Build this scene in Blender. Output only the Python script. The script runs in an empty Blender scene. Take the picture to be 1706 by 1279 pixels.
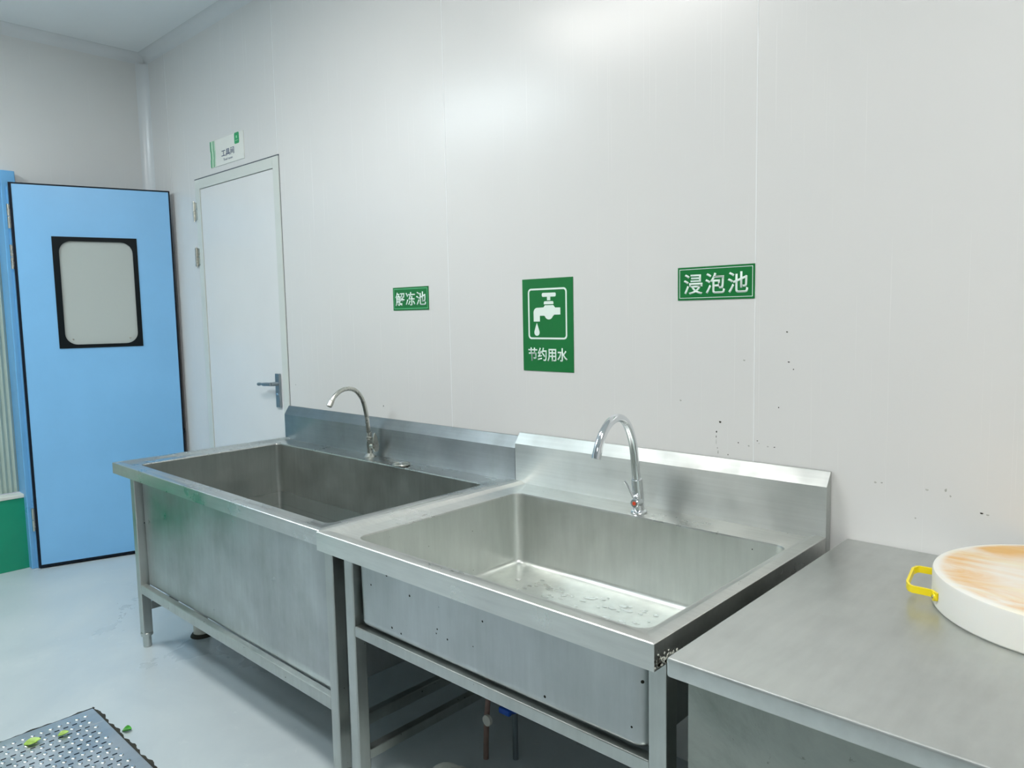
import bpy, bmesh, math, random
from mathutils import Vector, Matrix
random.seed(7)
SC = bpy.context.scene
COL = SC.collection
PI = math.pi

# ------------------------------------------------------------ camera
def set_camera():
    yaw, pitch, roll = -0.7505, 0.0941, -0.0196
    f = Vector((math.sin(yaw)*math.cos(pitch), math.cos(yaw)*math.cos(pitch), -math.sin(pitch)))
    rt = Vector((math.cos(yaw), -math.sin(yaw), 0)); up = rt.cross(f)
    r = rt*math.cos(roll) + up*math.sin(roll); u = -rt*math.sin(roll) + up*math.cos(roll)
    cd = bpy.data.cameras.new('camera'); cam = bpy.data.objects.new('camera', cd); COL.objects.link(cam)
    m = Matrix((r, u, -f)).transposed().to_4x4(); m.translation = Vector((1.7799, -1.9514, 1.3886))
    cam.matrix_world = m
    cd.sensor_width = 36; cd.lens = 1240.665*36/1706; cd.clip_start = 0.02
    SC.camera = cam
set_camera()

# ------------------------------------------------------------ world, exposure, light levels
W = bpy.data.worlds.new('world'); SC.world = W; W.use_nodes = True
W.node_tree.nodes['Background'].inputs[0].default_value = (0.75, 0.85, 1.0, 1)
W.node_tree.nodes['Background'].inputs[1].default_value = 0.3
SC.view_settings.view_transform = 'Standard'
SC.view_settings.look = 'None'
SC.view_settings.gamma = 1
SC.view_settings.use_curve_mapping = False
SC.view_settings.exposure = 0.76
# ceiling lamps, the last two added as unseen fill: x, y, length, width, emission strength
LAMPS = [(-0.45, -1.5, 1.25, 0.42, 12.4),
         (2.25, -1.6, 1.25, 0.42, 16.0),
         (-2.3, -2.3, 1.25, 0.42, 15.0),  # added lamp that brightens the left side, no known fixture there
         (2.35, -4.6, 1.25, 0.42, 4.0)]  # added fill lamp behind the camera, unseen
LAMP_COLORS = [(1.0, 0.966, 0.935, 1), (1.0, 0.966, 0.935, 1), (0.84, 0.95, 1.0, 1), (0.98, 0.97, 0.97, 1)]

XW = -3.072      # left wall
XE = 4.3         # right wall
YS = -8.0        # wall behind the camera
ZC = 3.0         # ceiling

# ------------------------------------------------------------ helpers
OFF = {}
def tag(o, label=None, cat=None, group=None, kind=None):
    if label: o['label'] = label
    if cat: o['category'] = cat
    if group: o['group'] = group
    if kind: o['kind'] = kind
    return o

def empty(name, loc, label=None, cat=None, group=None, kind=None):
    o = bpy.data.objects.new(name, None); COL.objects.link(o); o.location = loc
    o.empty_display_size = 0.1
    OFF[o.name] = Vector(loc)
    return tag(o, label, cat, group, kind)

def obj(name, bm, mat, parent=None, smooth=False, local=False, origin=None, kind=None):
    """links one bmesh (world coordinates unless local) as one mesh object"""
    me = bpy.data.meshes.new(name)
    bmesh.ops.recalc_face_normals(bm, faces=bm.faces)
    if local: off = Vector((0, 0, 0))
    elif parent is not None: off = OFF[parent.name]
    elif origin is not None: off = Vector(origin)
    else:
        xs = [v.co.x for v in bm.verts]; ys = [v.co.y for v in bm.verts]; zs = [v.co.z for v in bm.verts]
        off = Vector(((min(xs)+max(xs))/2, (min(ys)+max(ys))/2, min(zs)))
    for v in bm.verts: v.co -= off
    if smooth is not False:
        ang = math.radians(35 if smooth is True else smooth)
        for f in bm.faces: f.smooth = True
        for e in bm.edges:
            if len(e.link_faces) == 2:
                if e.calc_face_angle(0) > ang: e.smooth = False
            else: e.smooth = False
    bm.to_mesh(me); bm.free()
    for m in (mat if isinstance(mat, (list, tuple)) else [mat]): me.materials.append(m)
    o = bpy.data.objects.new(name, me); COL.objects.link(o)
    if parent is not None:
        o.parent = parent; OFF[o.name] = off
    else:
        o.location = off; OFF[o.name] = off.copy()
    if kind: o['kind'] = kind
    return o

def box(bm, x0, x1, y0, y1, z0, z1, bev=0.0, seg=2, mi=0):
    vs = [bm.verts.new((x, y, z)) for x in (x0, x1) for y in (y0, y1) for z in (z0, z1)]
    fs = [bm.faces.new([vs[i] for i in q]) for q in ((0,1,3,2),(4,6,7,5),(0,4,5,1),(2,3,7,6),(0,2,6,4),(1,5,7,3))]
    for f in fs: f.material_index = mi
    if bev > 0:
        es = list({e for f in fs for e in f.edges})
        r = bmesh.ops.bevel(bm, geom=es, offset=bev, segments=seg, affect='EDGES', profile=0.5)
    return fs

def newbox(*a, **k):
    bm = bmesh.new(); box(bm, *a, **k); return bm

def prism(bm, pts, axis, a, b):
    """polygon pts (2D) extruded along axis from a to b; axis 0: pts=(y,z); 1: (x,z); 2: (x,y)"""
    def co(p, t):
        return ((t, p[0], p[1]), (p[0], t, p[1]), (p[0], p[1], t))[axis]
    A = [bm.verts.new(co(p, a)) for p in pts]; B = [bm.verts.new(co(p, b)) for p in pts]
    n = len(pts)
    bm.faces.new(A); bm.faces.new(B[::-1])
    for i in range(n): bm.faces.new((A[i], A[(i+1) % n], B[(i+1) % n], B[i]))

def rrect(x0, x1, y0, y1, r, n=6):
    r = max(r, 1e-4); out = []
    for cx, cy, a0 in ((x1-r, y0+r, -90), (x1-r, y1-r, 0), (x0+r, y1-r, 90), (x0+r, y0+r, 180)):
        for k in range(n+1):
            a = math.radians(a0 + 90*k/n); out.append((cx + r*math.cos(a), cy + r*math.sin(a)))
    return out

def loft(bm, loops, cap0=False, cap1=False, close=True):
    rows = [[bm.verts.new(p) for p in L] for L in loops]
    n = len(rows[0])
    for a, b in zip(rows, rows[1:]):
        for i in range(n if close else n-1):
            try: bm.faces.new((a[i], a[(i+1) % n], b[(i+1) % n], b[i]))
            except ValueError: pass
    if cap0: bm.faces.new(rows[0][::-1])
    if cap1: bm.faces.new(rows[-1])
    return rows

def tube(bm, pts, rad, n=16, caps=True):
    pts = [Vector(p) for p in pts]
    if not isinstance(rad, (list, tuple)): rad = [rad]*len(pts)
    t0 = (pts[1]-pts[0]).normalized()
    up = Vector((0, 0, 1)) if abs(t0.z) < 0.9 else Vector((1, 0, 0))
    nrm = (up - t0*up.dot(t0)).normalized(); rows = []
    for i, p in enumerate(pts):
        if i == 0: t = t0
        elif i == len(pts)-1: t = (pts[i]-pts[i-1]).normalized()
        else: t = ((pts[i+1]-pts[i]).normalized() + (pts[i]-pts[i-1]).normalized()).normalized()
        nrm = (nrm - t*nrm.dot(t)).normalized(); b = t.cross(nrm)
        rows.append([p + (nrm*math.cos(2*PI*k/n) + b*math.sin(2*PI*k/n))*rad[i] for k in range(n)])
    loft(bm, rows, caps, caps)

def lathe(bm, c, prof, n=32, axis='z'):
    """prof: (radius, height) list; axis direction from c"""
    rows = []
    for r, h in prof:
        row = []
        for k in range(n):
            a = 2*PI*k/n; u, v = r*math.cos(a), r*math.sin(a)
            if axis == 'z': row.append((c[0]+u, c[1]+v, c[2]+h))
            elif axis == 'x': row.append((c[0]+h, c[1]+u, c[2]+v))
            else: row.append((c[0]+u, c[1]+h, c[2]+v))
        rows.append(row)
    loft(bm, rows, True, True)

def spline(pts, n=8):
    P = [Vector(p) for p in pts]; P = [P[0]*2-P[1]] + P + [P[-1]*2-P[-2]]; out = []
    for i in range(1, len(P)-2):
        for k in range(n):
            t = k/n; a, b, c, d = P[i-1:i+3]
            out.append(0.5*((2*b) + (c-a)*t + (2*a-5*b+4*c-d)*t*t + (-a+3*b-3*c+d)*t**3))
    out.append(P[-2]); return out

# ------------------------------------------------------------ materials
def lin(r, g, b):
    f = lambda c: (c/255/12.92) if c/255 <= 0.04045 else ((c/255+0.055)/1.055)**2.4
    return (f(r), f(g), f(b), 1)

class Mat:
    def __init__(s, name):
        s.m = bpy.data.materials.new(name); s.m.use_nodes = True
        s.t = s.m.node_tree; s.n = s.t.nodes; s.b = s.n['Principled BSDF']
    def node(s, ty, **k):
        nd = s.n.new(ty)
        for a, v in k.items():
            if a.startswith('i_'): nd.inputs[a[2:].replace('_', ' ')].default_value = v
            else: setattr(nd, a, v)
        return nd
    def link(s, a, b): s.t.links.new(a, b)
    def coord(s, scale, kind='Object'):
        tc = s.node('ShaderNodeTexCoord'); mp = s.node('ShaderNodeMapping')
        mp.inputs['Scale'].default_value = scale
        s.link(tc.outputs[kind], mp.inputs[0]); return mp.outputs[0]
    def noise(s, scale3, sc=1.0, detail=4, rough=0.55, dist=0.0):
        nd = s.node('ShaderNodeTexNoise'); nd.inputs['Scale'].default_value = sc
        nd.inputs['Detail'].default_value = detail; nd.inputs['Roughness'].default_value = rough
        nd.inputs['Distortion'].default_value = dist
        s.link(s.coord(scale3), nd.inputs['Vector']); return nd.outputs[0]
    def ramp(s, src, stops):
        nd = s.node('ShaderNodeValToRGB'); e = nd.color_ramp.elements
        while len(e) < len(stops): e.new(0.5)
        for q, (p, c) in zip(e, stops):
            q.position = p; q.color = c if len(c) == 4 else (*c, 1)
        s.link(src, nd.inputs[0]); return nd.outputs[0]
    def rng(s, src, a, b, c=0.3, d=0.7):
        nd = s.node('ShaderNodeMapRange'); s.link(src, nd.inputs[0])
        for i, v in zip((1, 2, 3, 4), (c, d, a, b)): nd.inputs[i].default_value = v
        return nd.outputs[0]
    def mix(s, fac, a, b, mode='MIX'):
        nd = s.node('ShaderNodeMix', data_type='RGBA', blend_type=mode)
        for sock, v in ((nd.inputs[0], fac), (nd.inputs[6], a), (nd.inputs[7], b)):
            if isinstance(v, (int, float)): sock.default_value = v
            elif isinstance(v, tuple): sock.default_value = v
            else: s.link(v, sock)
        return nd.outputs[2]
    def bump(s, src, strength, dist=0.001, prev=None):
        nd = s.node('ShaderNodeBump'); nd.inputs['Strength'].default_value = strength
        nd.inputs['Distance'].default_value = dist
        s.link(src, nd.inputs['Height'])
        if prev is not None: s.link(prev, nd.inputs['Normal'])
        s.link(nd.outputs[0], s.b.inputs['Normal']); return nd.outputs[0]
    def set(s, **k):
        for a, v in k.items(): s.b.inputs[a.replace('_', ' ')].default_value = v
        return s

def plain(name, col, rough=0.5, metal=0.0, var=0.06, sc=12.0, bump=0.0, **k):
    m = Mat(name); m.set(Roughness=rough, Metallic=metal, **k)
    n = m.noise((sc, sc, sc), 1.0)
    dark = tuple(c*(1-var) for c in col[:3]) + (1,); lite = tuple(min(1, c*(1+var)) for c in col[:3]) + (1,)
    m.link(m.ramp(n, [(0.3, dark), (0.7, lite)]), m.b.inputs['Base Color'])
    m.link(m.rng(n, max(0, rough-0.25*var), min(1, rough+0.25*var)), m.b.inputs['Roughness'])
    if bump: m.bump(n, bump)
    return m.m

def steel(name, col=(0.60, 0.62, 0.60), rough=0.28, grain=(4, 4, 160), blotch=0.5, gbump=0.12, stain=0.0, speck=0.0, aniso=0.0, tangent=None):
    m = Mat(name); m.set(Metallic=1.0)
    big = m.noise((3.1, 3.1, 3.1), 1.0, 5, 0.6, 0.0)
    fine = m.noise(grain, 1.0, 5, 0.6)
    c0 = tuple(c*(1-0.30*blotch) for c in col) + (1,); c1 = tuple(min(1, c*(1+0.14*blotch)) for c in col) + (1,)
    base = m.ramp(big, [(0.25, c0), (0.75, c1)])
    g = m.ramp(fine, [(0.3, (0.92, 0.92, 0.92)), (0.7, (1.04, 1.04, 1.04))])
    base = m.mix(0.8, base, g, 'MULTIPLY')
    if stain > 0:
        n2 = m.noise((5, 5, 2.2), 1.0, 8, 0.66, 0.1)
        f = m.rng(n2, 0.0, stain, 0.50, 0.75)
        base = m.mix(f, base, (0.22, 0.25, 0.20, 1))
    if speck > 0:
        vo = m.node('ShaderNodeTexVoronoi'); vo.inputs['Scale'].default_value = 1.0
        m.link(m.coord((26, 26, 26)), vo.inputs['Vector'])
        nz = m.noise((11, 11, 11), 1.0, 3)
        lim = m.rng(nz, 0.0, 0.075*speck, 0.38, 0.66)
        lt = m.node('ShaderNodeMath', operation='LESS_THAN'); m.link(vo.outputs['Distance'], lt.inputs[0]); m.link(lim, lt.inputs[1])
        base = m.mix(lt.outputs[0], base, (0.02, 0.02, 0.015, 1))
    m.link(base, m.b.inputs['Base Color'])
    r1 = m.noise((7, 7, 7), 1.0, 6, 0.6, 0.0)
    m.link(m.rng(r1, rough*0.8, rough*1.35), m.b.inputs['Roughness'])
    b1 = m.bump(fine, gbump, 0.0006)
    wav = m.noise((2.2, 2.2, 2.2), 1.0, 2)
    m.bump(wav, 0.10, 0.01, b1)
    m.b.inputs['Anisotropic'].default_value = aniso
    if tangent:
        cx = m.node('ShaderNodeCombineXYZ')
        for i in range(3): cx.inputs[i].default_value = tangent[i]
        m.link(cx.outputs[0], m.b.inputs['Tangent'])
    return m.m

M = {}
M['rim'] = steel('rim_steel', (0.73, 0.74, 0.71), 0.30, (7, 90, 90), 0.35, 0.03)
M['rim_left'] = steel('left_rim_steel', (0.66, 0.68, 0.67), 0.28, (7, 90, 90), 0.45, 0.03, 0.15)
M['splash'] = steel('splash_steel', (0.62, 0.65, 0.63), 0.42, (2, 110, 110), 0.45, 0.06, 0.12, aniso=0.8, tangent=(0, 0, 1))
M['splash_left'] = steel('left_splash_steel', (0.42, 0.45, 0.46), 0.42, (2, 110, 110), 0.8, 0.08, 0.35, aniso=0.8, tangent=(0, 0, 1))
M['basin'] = steel('basin_steel', (0.72, 0.75, 0.72), 0.38, (40, 40, 5), 0.40, 0.05, 0.05, 0.6)
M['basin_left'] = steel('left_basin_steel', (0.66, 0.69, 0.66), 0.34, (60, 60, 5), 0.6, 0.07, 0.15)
M['basin_outside'] = steel('basin_outside_steel', (0.50, 0.53, 0.53), 0.36, (50, 50, 5), 0.5, 0.12, 0.12, 1.7)  # darker copy of the basin steel; shade on the outside put into the colour
M['basin_outside_left'] = steel('left_basin_outside_steel', (0.50, 0.53, 0.53), 0.34, (50, 50, 4), 0.8, 0.14, 0.35)  # left sink: outside shade again in the base colour, plus real stains
M['frame'] = steel('leg_steel', (0.54, 0.57, 0.55), 0.36, (60, 60, 4), 0.5, 0.12, 0.2, 1.0)
M['table'] = steel('tabletop_steel', (0.64, 0.66, 0.64), 0.36, (30, 6, 30), 0.40, 0.18)
M['chrome'] = steel('chrome', (0.80, 0.83, 0.86), 0.07, (1, 1, 1), 0.05, 0.0)
M['satin'] = steel('satin_nickel', (0.62, 0.63, 0.58), 0.26, (1, 1, 60), 0.2, 0.03)
M['zinc'] = steel('grey_zinc', (0.36, 0.41, 0.44), 0.35, (20, 20, 20), 0.2, 0.03)
M['checker'] = steel('drain_plate_steel', (0.66, 0.69, 0.72), 0.42, (25, 6, 6), 0.5, 0.10, 0.1)
M['dull_panel'] = None

def wall_mat():
    m = Mat('white_wall_panel'); m.set(Roughness=0.3)
    n = m.noise((1.3, 1.3, 1.3), 1.0, 3)
    m.link(m.ramp(n, [(0.3, (0.715, 0.722, 0.712)), (0.7, (0.74, 0.744, 0.728))]), m.b.inputs['Base Color'])
    g = m.noise((260, 260, 1.2), 1.0, 3)
    m.link(m.rng(g, 0.255, 0.275), m.b.inputs['Roughness'])
    m.bump(g, 0.003, 0.0003); return m.m
M['wall'] = wall_mat()
M['ceiling'] = plain('ceiling_white', (0.86, 0.90, 0.91, 1), 0.45, var=0.01, sc=2)
M['cove'] = plain('cove_trim_white', (0.74, 0.77, 0.78, 1), 0.25, var=0.02, sc=5)
M['joint'] = plain('panel_joint_sealant', (0.82, 0.84, 0.84, 1), 0.4, var=0.03)
M['door_white'] = plain('white_door', (0.76, 0.775, 0.77, 1), 0.3, var=0.02, sc=3)
M['door_frame_white'] = plain('off_white_door_frame', (0.66, 0.70, 0.66, 1), 0.35, var=0.03, sc=5)
M['dark_line'] = plain('dark_gap', (0.10, 0.12, 0.14, 1), 0.7)
M['blue'] = plain('blue_door_paint', lin(132, 194, 240), 0.32, var=0.035, sc=2.5)
M['blue_frame'] = plain('blue_frame_paint', lin(115, 182, 232), 0.28, var=0.04, sc=4)
M['rubber'] = plain('black_rubber', (0.008, 0.014, 0.024, 1), 0.45)
M['black'] = plain('black_frame', (0.006, 0.010, 0.012, 1), 0.35)
for k_ in ('rubber', 'black'): M[k_].node_tree.nodes['Principled BSDF'].inputs['Specular IOR Level'].default_value = 0.12
M['green'] = plain('green_board_paint', lin(18, 148, 112), 0.35, var=0.05, sc=3)
M['ledge'] = plain('cream_ledge', (0.72, 0.74, 0.66, 1), 0.45)
M['ribbed'] = plain('pale_green_ribbed_sheet', lin(172, 188, 178), 0.35, var=0.05, sc=2)
M['sign_green'] = plain('sign_green', lin(12, 116, 54), 0.35, var=0.04, sc=6)
M['sign_white'] = plain('sign_white', (0.80, 0.92, 0.86, 1), 0.4, var=0.02)
M['sign_line'] = plain('sign_light_green_line', lin(110, 205, 150), 0.4)
M['plate_white'] = plain('plate_cream_white', (0.80, 0.82, 0.77, 1), 0.35, var=0.02)
M['plate_green'] = plain('plate_green', lin(30, 165, 105), 0.35)
M['plate_pale'] = plain('plate_pale_green', lin(165, 225, 180), 0.35)
M['plate_text'] = plain('plate_dark_text', lin(62, 78, 112), 0.5)
M['pvc'] = plain('white_pvc', (0.70, 0.71, 0.64, 1), 0.35, var=0.1, sc=25)
M['hose'] = plain('brown_hose', (0.30, 0.20, 0.17, 1), 0.5, var=0.2, sc=30)
M['valve_blue'] = plain('blue_plastic', (0.02, 0.12, 0.62, 1), 0.35)
M['yellow'] = plain('yellow_plastic', lin(245, 222, 10), 0.3, var=0.04)
M['red'] = plain('red_cap', lin(205, 70, 40), 0.35)
M['dirt'] = plain('dark_grime', (0.03, 0.03, 0.022, 1), 0.8, var=0.5, sc=40)
M['speck_light'] = plain('faded_grime', (0.42, 0.43, 0.40, 1), 0.8, var=0.2, sc=40)
M['leaf'] = plain('green_leaf', lin(70, 165, 50), 0.4, var=0.3, sc=90)
M['leaf_pale'] = plain('pale_green_leaf', lin(165, 200, 90), 0.4, var=0.3, sc=90)

def floor_mat():
    m = Mat('blue_grey_epoxy_floor')
    n = m.noise((1.4, 1.4, 1.4), 1.0, 6, 0.6, 0.8)
    base = m.ramp(n, [(0.25, lin(178, 190, 195)), (0.5, lin(190, 201, 204)), (0.78, lin(203, 212, 213))])
    n2 = m.noise((5, 5, 5), 1.0, 8, 0.7, 0.3)
    base = m.mix(m.rng(n2, 0.0, 0.35, 0.60, 0.74), base, lin(165, 182, 188))
    n3 = m.noise((16, 16, 16), 1.0, 6, 0.7, 0.6)
    base = m.mix(m.rng(n3, 0.0, 0.35, 0.62, 0.75), base, lin(222, 228, 226))
    m.link(base, m.b.inputs['Base Color'])
    m.link(m.rng(n, 0.22, 0.48), m.b.inputs['Roughness'])
    m.bump(n2, 0.15, 0.002); return m.m
M['floor'] = floor_mat()

def dull_mat():
    m = Mat('dull_mottled_steel'); m.set(Metallic=0.75)
    n = m.noise((5, 5, 5), 1.0, 8, 0.7, 1.0)
    base = m.ramp(n, [(0.25, (0.22, 0.25, 0.22)), (0.5, (0.33, 0.36, 0.33)), (0.8, (0.42, 0.45, 0.41))])
    n2 = m.noise((40, 40, 40), 1.0, 6, 0.7)
    base = m.mix(m.rng(n2, 0.0, 0.8, 0.63, 0.72), base, (0.08, 0.10, 0.07, 1))
    m.link(base, m.b.inputs['Base Color'])
    m.link(m.rng(n, 0.45, 0.6), m.b.inputs['Roughness']); m.bump(n2, 0.2); return m.m
M['dull_panel'] = dull_mat()

def board_mat():
    m = Mat('worn_white_cutting_board'); m.set(Roughness=0.5)
    m.b.inputs['Subsurface Weight'].default_value = 0.15
    m.b.inputs['Subsurface Radius'].default_value = (0.02, 0.015, 0.01)
    tc = m.node('ShaderNodeTexCoord'); sp = m.node('ShaderNodeSeparateXYZ'); m.link(tc.outputs['Object'], sp.inputs[0])
    sq = lambda o: m.node('ShaderNodeMath', operation='POWER', i_Exponent=2) if 0 else None
    cb = m.node('ShaderNodeCombineXYZ'); m.link(sp.outputs[0], cb.inputs[0]); m.link(sp.outputs[1], cb.inputs[1])
    ln = m.node('ShaderNodeVectorMath', operation='LENGTH'); m.link(cb.outputs[0], ln.inputs[0])
    nz = m.noise((3, 11, 11), 1.0, 7, 0.68, 0.8)
    ring = m.ramp(m.rng(ln.outputs['Value'], 0, 1, 0.0, 0.243), [(0.0, (0.25,)*3), (0.55, (0.30,)*3), (0.82, (0.95,)*3), (0.91, (0.75,)*3), (0.96, (0.05,)*3), (1.0, (0,)*3)])
    top = m.rng(sp.outputs[2], 0, 1, 0.066, 0.0695)
    def mul(a, b):
        x = m.node('ShaderNodeMath', operation='MULTIPLY'); m.link(a, x.inputs[0]); m.link(b, x.inputs[1]); return x.outputs[0]
    f = mul(mul(ring, top), m.rng(nz, 0.0, 1.35, 0.30, 0.60))
    base = m.mix(f, (0.80, 0.80, 0.75, 1), (0.74, 0.44, 0.15, 1))
    n2 = m.noise((2, 30, 10), 1.0, 5, 0.6)
    base = m.mix(mul(top, m.rng(n2, 0.0, 0.45, 0.5, 0.7)), base, (0.80, 0.72, 0.42, 1))
    m.link(base, m.b.inputs['Base Color'])
    m.bump(n2, 0.15); return m.m
M['board'] = board_mat()

def water_mat():
    m = Mat('standing_water'); m.set(Roughness=0.02, IOR=1.33)
    m.b.inputs['Transmission Weight'].default_value = 0.25
    m.b.inputs['Base Color'].default_value = (0.055, 0.068, 0.062, 1)
    m.bump(m.noise((6, 6, 6), 1.0, 3), 0.05, 0.002); return m.m
M['water'] = water_mat()

def glass_mat():
    m = Mat('door_window_glass'); m.set(Roughness=0.12, IOR=1.45)
    m.b.inputs['Transmission Weight'].default_value = 0.45
    m.b.inputs['Base Color'].default_value = (0.78, 0.84, 0.80, 1)
    m.bump(m.noise((3, 3, 3), 1.0, 3), 0.03); return m.m
M['glass'] = glass_mat()

def lamp_mat(s, col):
    m = Mat('lamp_diffuser'); m.set(Roughness=0.5)
    m.b.inputs['Emission Color'].default_value = col
    m.b.inputs['Emission Strength'].default_value = s
    return m.m

# ------------------------------------------------------------ setting
bm = newbox(XW-0.6, XE+0.1, YS-0.1, 0.12, -0.12, 0.0)
tag(obj('floor', bm, M['floor'], origin=(0, 0, 0)), 'pale blue-grey epoxy floor, glossy in places', 'floor', kind='structure')
bm = newbox(XW-0.6, XE+0.1, YS-0.1, 0.12, ZC, ZC+0.1)
tag(obj('ceiling', bm, M['ceiling'], origin=(0, 0, ZC)), 'plain grey-white ceiling', 'ceiling', kind='structure')

# back wall: dark backing + panels with recessed joints + joint beads
DX0, DX1, DZ = -2.470, -1.556, 2.178     # white door outer frame
wb = obj('wall_back', newbox(XW-0.1, XE+0.1, 0.012, 0.12, 0, ZC), M['joint'], origin=(0, 0.012, 0))
tag(wb, 'white panelled wall behind the sinks and the table', 'wall', kind='structure')
J = 0.0016
seams = [XW, -2.785, -1.5675, -0.362, 0.874, 2.075, 3.275, XE]
for a, b in zip(seams, seams[1:]):
    a2 = a + (J if a != XW else 0); b2 = b - (J if b != XE else 0)
    bm = bmesh.new()
    if a < DX0 < b:
        prism(bm, [(a2, 0), (DX0, 0), (DX0, DZ), (b2, DZ), (b2, ZC), (a2, ZC)], 1, 0.0, 0.012)
    elif a < DX1 < b:
        prism(bm, [(DX1, 0), (b2, 0), (b2, ZC), (a2, ZC), (a2, DZ), (DX1, DZ)], 1, 0.0, 0.012)
    else:
        box(bm, a2, b2, 0.0, 0.012, 0, ZC)
    obj('panel', bm, M['wall'], wb)
for s in seams[1:-1]:
    zz = DZ if DX0 < s < DX1 else 0
    bm = bmesh.new(); box(bm, s-0.0017, s+0.0017, -0.0006, 0.011, zz, ZC-0.05)
    obj('joint_bead', bm, M['joint'], wb)
def discs(bm, pts, y=-0.0008):
    for x, z, rx, rz in pts:
        n = 9; ph = random.random()*6; rx *= 0.62; rz *= 0.68
        ring = [(x + rx*(1+0.25*math.sin(3*a+ph))*math.cos(a), z + rz*(1+0.25*math.cos(2*a+ph))*math.sin(a)) for a in [2*PI*k/n for k in range(n)]]
        prism(bm, ring, 1, y, y+0.002)
bm = bmesh.new()
discs(bm, [(0.964,1.326,.004,.0025), (0.970,1.246,.0045,.0025), (0.983,1.227,.0026,.002), (0.773,1.068,.0055,.005), (0.762,1.039,.0032,.0035),
           (0.829,1.014,.0024,.0024), (0.944,1.122,.0022,.003), (0.761,1.025,.0015,.004), (0.798,0.976,.0018,.003), (-0.799,1.004,.0028,.0042),
           (1.424,0.912,.005,.003), (-1.5,1.06,.002,.003), (0.885,1.025,.003,.0016), (0.934,1.012,.0035,.0018)])
obj('grime_speck', bm, M['dirt'], wb, kind='stuff')
bm = bmesh.new()
discs(bm, [(0.844,1.247,.005,.004), (0.645,1.122,.005,.004), (0.761,1.010,.001,.010), (0.765,0.992,.002,.004), (0.767,0.980,.002,.006),
           (1.194,0.952,.005,.003), (1.209,0.953,.004,.003), (1.436,0.910,.005,.003), (0.890,1.018,.003,.002), (0.915,1.012,.004,.002),
           (0.86,1.008,.004,.003), (1.31,0.95,.006,.004), (1.287,0.877,.003,.003), (1.35,0.955,.004,.006), (1.36,0.942,.003,.004)], -0.0005)
obj('faded_speck', bm, M['speck_light'], wb, kind='stuff')

# left wall with the doorway
OY0, OY1, OZ = -2.35, -0.80, 2.14
bm = bmesh.new()
prism(bm, [(0.012, 0), (0.012, ZC), (YS, ZC), (YS, 0), (OY0, 0), (OY0, OZ), (OY1, OZ), (OY1, 0)], 0, XW-0.1, XW)
tag(obj('wall_left', bm, M['wall'], origin=(XW, 0, 0)), 'white wall with the blue doorway, at the left', 'wall', kind='structure')
tag(obj('wall_right', newbox(XE, XE+0.1, YS, 0.012, 0, ZC), M['wall']), 'white wall out of view at the right', 'wall', kind='structure')
tag(obj('wall_front', newbox(XW-0.1, XE+0.1, YS-0.1, YS, 0, ZC), M['wall']), 'white wall out of view behind the camera', 'wall', kind='structure')

# concave cove trims
def cove(R=0.055, n=8):
    """profile in (a,b) with the two walls along a=0 and b=0; concave arc"""
    arc = [(R - R*math.sin(t), R - R*math.cos(t)) for t in [PI/2*k/n for k in range(n+1)]]
    return [(0, 0)] + arc[::-1] + []
def cove_obj(name, fn, label):
    bm = bmesh.new(); prof = cove(); fn(bm, prof)
    tag(obj(name, bm, M['cove'], smooth=40), label, 'trim', kind='structure')
cove_obj('trim_1', lambda bm, p: prism(bm, [(-a, ZC-b) for a, b in p], 0, XW, XE), 'rounded white cove strip where back wall meets ceiling')
cove_obj('trim_2', lambda bm, p: prism(bm, [(XW+a, ZC-b) for a, b in p], 1, YS, 0.0), 'rounded white cove strip where left wall meets ceiling')
cove_obj('trim_3', lambda bm, p: prism(bm, [(XW+a, -b) for a, b in p], 2, 0, ZC-0.05), 'rounded white upright cove strip in the room corner')

# beyond the doorway
bm = bmesh.new(); n = 62; rows = []
xs = XW-0.085
top = []; 
for k in range(n*4+1):
    y = OY1-0.002 + (OY0-OY1+0.004)*k/(n*4)
    top.append((xs + 0.005*math.cos(k*PI/2)*1.0, y))
loft(bm, [[(x, y, 0.43) for x, y in top], [(x, y, OZ-0.0) for x, y in top]], close=False)
loft(bm, [[(x-0.012, y, 0.43) for x, y in top], [(x-0.012, y, OZ-0.0) for x, y in top]], close=False)
tag(obj('ribbed_panel', bm, M['ribbed'], smooth=60), 'pale grey-green finely ribbed panel filling the doorway above the green board', 'panel')
bb = empty('barrier_board', (XW-0.04, (OY0+OY1)/2, 0), 'low green barrier board with a cream ledge at the foot of the blue doorway', 'barrier')
obj('board', newbox(XW-0.055, XW-0.004, OY0+0.002, OY1-0.012, 0.0, 0.408, bev=0.003), M['green'], bb)
obj('ledge', newbox(XW-0.075, XW+0.004, OY0+0.002, OY1-0.012, 0.408, 0.428, bev=0.004), M['ledge'], bb)

# ------------------------------------------------------------ white door in the back wall
d1 = empty('door_1', ((DX0+DX1)/2, 0, 0), 'white door with off-white frame in the back wall under the name plate', 'door', kind='structure')
fw = 0.056
bm = bmesh.new()
box(bm, DX0+0.003, DX0+fw, -0.006, 0.02, 0, DZ-0.003, bev=0.0015)
box(bm, DX1-fw, DX1-0.003, -0.006, 0.02, 0, DZ-0.003, bev=0.0015)
box(bm, DX0+fw, DX1-fw, -0.006, 0.02, DZ-fw, DZ-0.003, bev=0.0015)
obj('door_frame', bm, M['door_frame_white'], d1)
bm = bmesh.new()
box(bm, DX0+fw-0.004, DX1-fw+0.004, 0.0105, 0.0118, 0, DZ-fw+0.004)
box(bm, DX0-0.002, DX1+0.001, -0.0045, 0.0118, DZ-0.003, DZ+0.0025)
box(bm, DX1-0.003, DX1-0.0005, -0.001, 0.0118, 0, DZ)
obj('shadow_gap', bm, M['dark_line'], d1)
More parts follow.
